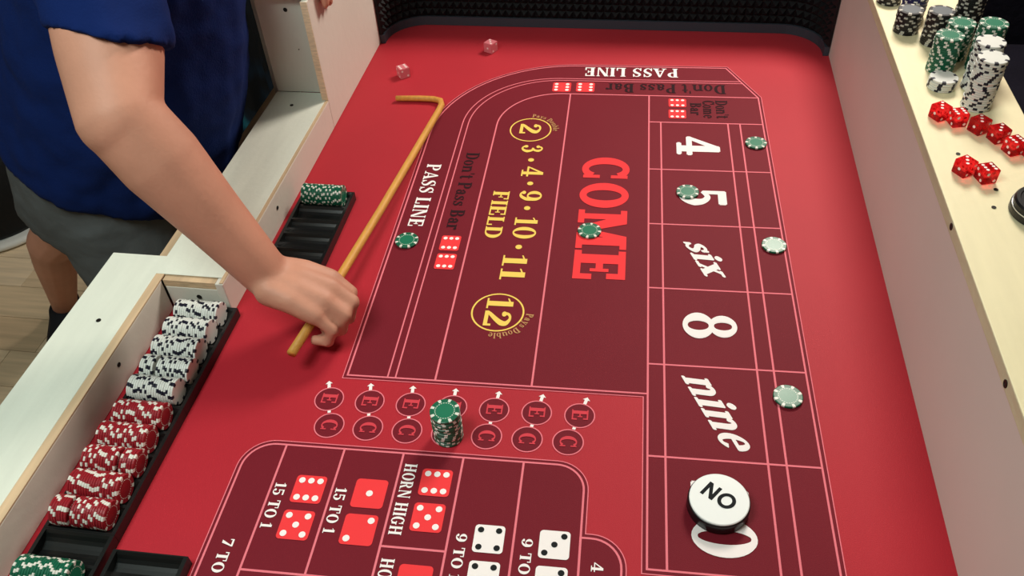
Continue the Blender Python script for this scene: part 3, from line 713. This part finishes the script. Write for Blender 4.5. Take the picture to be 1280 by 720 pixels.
def torso(m, L, grow=0, base=B_):
    m.rings([ering(base+SPN*t+FR*df, FR, SD, rf+grow, rs+grow) for t, rf, rs, df in L])
TOR = [(-.12,.15,.165,0),(-.02,.185,.185,0),(.08,.19,.19,.0),(.2,.185,.19,.0),(.33,.165,.195,.0),(.45,.15,.195,-.01),(.52,.115,.17,-.02),(.57,.065,.085,-.02)]
RS, RE, RW = Vector((-.755, -.395, .50)), Vector((-.672, -.590, .348)), Vector((-.530, -.608, .100))
LS, LE, LW_ = Vector((-.755, -.005, .50)), Vector((-.80, .17, .37)), Vector((-.705, .035, .318))
b = MB(); torso(b, TOR)
nk = B_+SPN*.56; hd = Vector((-.655, -.2, .735))
b.limb([nk, nk.lerp(hd, .45), hd-Vector((0,0,.03))], [.062, .058, .055])
# head with chin, nose, brow, ears
b.ball(hd+Vector((-.02,0,.03)), (.095,.078,.10), 20, 14); b.ball(hd+Vector((.035,0,-.035)), (.06,.058,.06), 18, 12)
b.ball(hd+Vector((.092,0,0)), (.018,.013,.022)); b.ball(hd+Vector((.072,0,.035)), (.018,.05,.012)); b.ball(hd+Vector((.062,0,-.075)), (.025,.028,.018))
for s in (-1, 1): b.ball(hd+Vector((-.015, s*.08, 0)), (.02,.01,.03))
# arms
def arm(S, E_, W_, ra):
    b.limb([S, S.lerp(E_, .3), S.lerp(E_, .65), E_, E_.lerp(W_, .25), E_.lerp(W_, .6), W_], ra, 30)
arm(RS, RE, RW, [.074,.071,.066,.056,.055,.044,.0335])
arm(LS, LE, LW_, [.07,.066,.06,.052,.05,.04,.031])
# right hand: palm, four fingers curled round the stick, thumb
K = [Vector((-.447,-.582,.080)), Vector((-.440,-.605,.084)), Vector((-.443,-.629,.081)), Vector((-.452,-.651,.072))]
for k, kn in enumerate(K):
    w0 = RW+Vector((.010, .016-.014*k, -.002)); b.limb([w0, w0.lerp(kn, .5)+Vector((0,0,.005)), kn], [.023,.0195,.0145])
    ln = (.95, 1.06, 1.0, .82)[k]; r = (.0112,.0116,.0112,.0100)[k]
    p1 = kn+Vector((.027*ln, -.004, -.022)); p2 = p1+Vector((-.010, -.003, -.028*ln)); p3 = p2+Vector((-.026*ln, .002, -.001))
    b.limb([kn, p1, p2, p3], [r*1.15, r*1.04, r*.95, r*.82])
t0 = RW+Vector((.018, .022, -.012)); t1 = Vector((-.492,-.578,.060)); t2 = Vector((-.472,-.566,.040)); t3 = Vector((-.452,-.574,.024))
b.limb([t0, t1, t2, t3], [.019,.0155,.0115,.0098])
# left hand resting on the rail, fingers over its inner edge
LWp = LW_
KL = [Vector((-.640,-.012,.297)), Vector((-.636,.008,.299)), Vector((-.638,.028,.298)), Vector((-.643,.046,.295))]
for k, kn in enumerate(KL):
    w0 = LWp+Vector((.01, -.016+.011*k, -.004)); b.limb([w0, w0.lerp(kn, .5)+Vector((0,0,.003)), kn], [.018,.015,.012])
    ln = (.9, 1.0, .96, .78)[k]; r = .0092
    p1 = Vector((-.6105, kn.y+.001*k, .281)); p2 = p1+Vector((.0035, 0, -.032*ln)); p3 = p2+Vector((-.0015, 0, -.022*ln))
    b.limb([kn, p1, p2, p3], [r*1.15, r, r*.95, r*.85])
b.limb([LWp+Vector((.015,-.022,-.008)), Vector((-.672,-.030,.300)), Vector((-.652,-.041,.292)), Vector((-.632,-.042,.290))], [.016,.0135,.011,.009])
# legs
RH, RK, RA = Vector((-1.0,-.29,-.04)), Vector((-.955,-.33,-.40)), Vector((-1.03,-.33,-.70))
LH, LK, LA = Vector((-1.06,-.11,-.04)), Vector((-1.40,-.08,-.355)), Vector((-1.590,.040,-.70))
for H, Kn, An in ((RH, RK, RA), (LH, LK, LA)):
    b.limb([H, H.lerp(Kn, .5), Kn, Kn.lerp(An, .3), Kn.lerp(An, .7), An], [.095,.082,.054,.050,.040,.033])
FT = [(RA, Vector((.9,-.25,0)).normalized()), (LA, Vector((.35,-.93,0)).normalized())]
for An, d in FT: b.limb([An, Vector((An.x, An.y, FZ+.045)), Vector((An.x, An.y, FZ+.036))+d*.10], [.034,.030,.02])
body = remeshed(b, 'body', 'skin', man, .0046, 3)
# clothing
s_ = MB(); torso(s_, [(0,.206,.207,0),(.03,.208,.208,.002),(.10,.208,.208,.004),(.2,.204,.206,.006),(.33,.182,.21,.0),(.45,.163,.212,-.01),(.52,.128,.18,-.02),(.565,.075,.095,-.02)])
def sleeve(S, E_, t0, r0, r1, HEM):
    q = S.lerp(E_, t0); s_.limb([S.lerp(B_+SPN*.45, .3), S], [.09, r0]); 
    ad = (E_-S).normalized(); e1 = ad.orthogonal().normalized(); e2 = ad.cross(e1)
    R_ = []
    for t in (0, .35, .7, 1):
        c_ = S.lerp(q, t); n_ = ad.lerp(HEM, t*.999).normalized(); a1 = (e1-n_*e1.dot(n_)).normalized(); a2 = n_.cross(a1); rr = r0+(r1-r0)*t
        st_ = 1/max(.6, abs(n_.dot(ad))); lg = (ad-n_*ad.dot(n_)); lg = lg.normalized() if lg.length > 1e-4 else a1; l2 = n_.cross(lg)
        ph = math.atan2(a1.dot(l2), a1.dot(lg))
        R_.append([c_+lg*rr*st_*math.cos(u-0+ph)+l2*rr*math.sin(u+ph) for u in [2*pi*k/28 for k in range(28)]])
    s_.rings(R_)
sleeve(RS, RE, .57, .088, .0745, Vector((-.098, -.52, -.849)).normalized()); sleeve(LS, LE, .5, .086, .083, (LE-LS).normalized())
remeshed(s_, 't_shirt', 'shirt_blue', man, .0075, 3, (.10, .022))
p_ = MB(); torso(p_, [(-.14,.17,.19,-.005),(-.08,.192,.2,0),(.0,.197,.2,0),(.05,.19,.195,0)])
for H, Kn in ((RH, RK), (LH, LK)):
    e_ = H.lerp(Kn, .93 if H is RH else .74); p_.limb([H+Vector((.0,0,.02)), H], [.11,.118]); p_.tube([H, H.lerp(e_, .5), e_], [.118,.108,.098 if H is RH else .088], 20)
remeshed(p_, 'shorts', 'shorts_grey', man, .009, 3, (.1, .018))
for An, d in FT:
    sd = Vector((-d.y, d.x, 0)); m = MB(); sol = MB()
    c = Vector((An.x, An.y, 0))
    def ov(z, g, l0, l1): return [c+d*((l0+l1)/2+(l1-l0)/2*math.cos(a))+sd*(.043+g)*math.sin(a)*(1+.12*math.cos(a))+Vector((0,0,z)) for a in [2*pi*k/24 for k in range(24)]]
    sol.rings([ov(FZ+.001, .002, -.075, .205), ov(FZ+.024, .004, -.078, .21)])
    m.rings([ov(FZ+.024, .0, -.072, .2), ov(FZ+.055, 0, -.07, .17), ov(FZ+.072, -.003, -.066, .08), ov(FZ+.082, -.003, -.064, .06)])
    for mm, nm, mt in ((m, 'shoe', 'shoe_black'), (sol, 'shoe_sole', 'sole_grey')):
        mm.v = [tuple(Vector(v)-Vector(PB0)) for v in mm.v]
    sh = m.build('shoe', 'shoe_black', man, True); sol.build('sole', 'sole_grey', sh)
h = MB(); h.ball(hd+Vector((-.03,0,.045))-Vector(PB0), (.1,.085,.1), 22, 14); h.build('hair', 'hair_brown', man, True)
for s in (-1, 1):
    m = MB(); m.ball(hd+Vector((.078, s*.03, .018))-Vector(PB0), (.006,.011,.006)); ey = m.build('eye', 'eye_white', man, True)
    m = MB(); m.ball(hd+Vector((.0826, s*.03, .018))-Vector(PB0), (.0025,.0045,.0045)); m.build('iris', 'hair_brown', ey, True)
m = MB(); m.ball(hd+Vector((.088, 0, -.043))-Vector(PB0), (.008,.024,.007)); m.build('mouth', 'lip', man, True)

# ------------------------------------------------------------------ room furnishings at the frame edges
cu = MB(); N = 90; fr_, bk = [], []
for i in range(N+1):
    x = -1.75+1.15*i/N; y = .86+.022*math.sin(i*.7)+.01*math.sin(i*1.9)
    fr_.append((x, y)); 
ringz = [FZ+.02, -.4, .1, .6, 1.1]
vs = []
for z in ringz: vs += [(x, y, z) for x, y in fr_]
for z in ringz: vs += [(x, y+.004, z) for x, y in fr_]
n = N+1; o_ = len(ringz)*n; fs = []
for j in range(len(ringz)-1):
    for i in range(N):
        fs.append((j*n+i, j*n+i+1, (j+1)*n+i+1, (j+1)*n+i)); fs.append((o_+j*n+i, o_+(j+1)*n+i, o_+(j+1)*n+i+1, o_+j*n+i+1))
cu.add(vs, fs); c_ = cu.build('wall_hanging', 'curtain', None, True)
tag(c_, 'black cloth hanging with teal swirls behind the dealer', 'curtain')
m = MB(); m.tube([(-1.80, .86, 1.11), (-.55, .86, 1.11)], .012); m.build('rod', 'metal_leg', c_)
for x in (-1.78, -.57):
    m = MB(); m.tube([(x, .86, FZ), (x, .86, 1.11)], .014); m.build('stand_post', 'metal_leg', c_)
ot = thing('ottoman', 'round black ottoman with white base ring on the floor at the left edge', 'ottoman', (-2.12, .50, FZ))
m = MB(); m.lathe((0,0,0), [(.19,.03),(.205,.05),(.21,.16),(.205,.27),(.18,.30),(.1,.31)], 40); m.build('cushion', 'ottoman_black', ot, True)
m = MB(); m.lathe((0,0,0), [(.215,.004),(.225,.012),(.225,.026),(.21,.03)], 40); m.build('base_ring', 'trim_white', ot, True)
cr = MB(); cr.ball((0,0,0), (.012,.01,.006)); o = cr.build('paper_scrap', 'trim_white', None, True); o.location = (-1.865, .29, FZ+.006); tag(o, 'small white scrap lying on the wooden floor', 'scrap')
so = thing('sofa', 'dark padded sofa beyond the right rail', 'sofa', (1.05, .35, FZ))
def sb(name, b, bev=.03): m = MB(); m.box(*b); o = m.build(name, 'fabric_dark', so, False, bev); return o
sb('seat', (-.42, -.75, .12, .30, .75, .42)); sb('backrest', (.24, -.9, .12, .46, .9, .86)); sb('armrest', (-.42, -.92, .1, .24, -.76, .62)); sb('armrest', (-.42, .76, .1, .24, .92, .62))
for x in (-.38, .4):
    for y in (-.84, .84):
        m = MB(); m.cyl((x, y), .02, 0, .11, 12); m.build('leg', 'metal_leg', so)
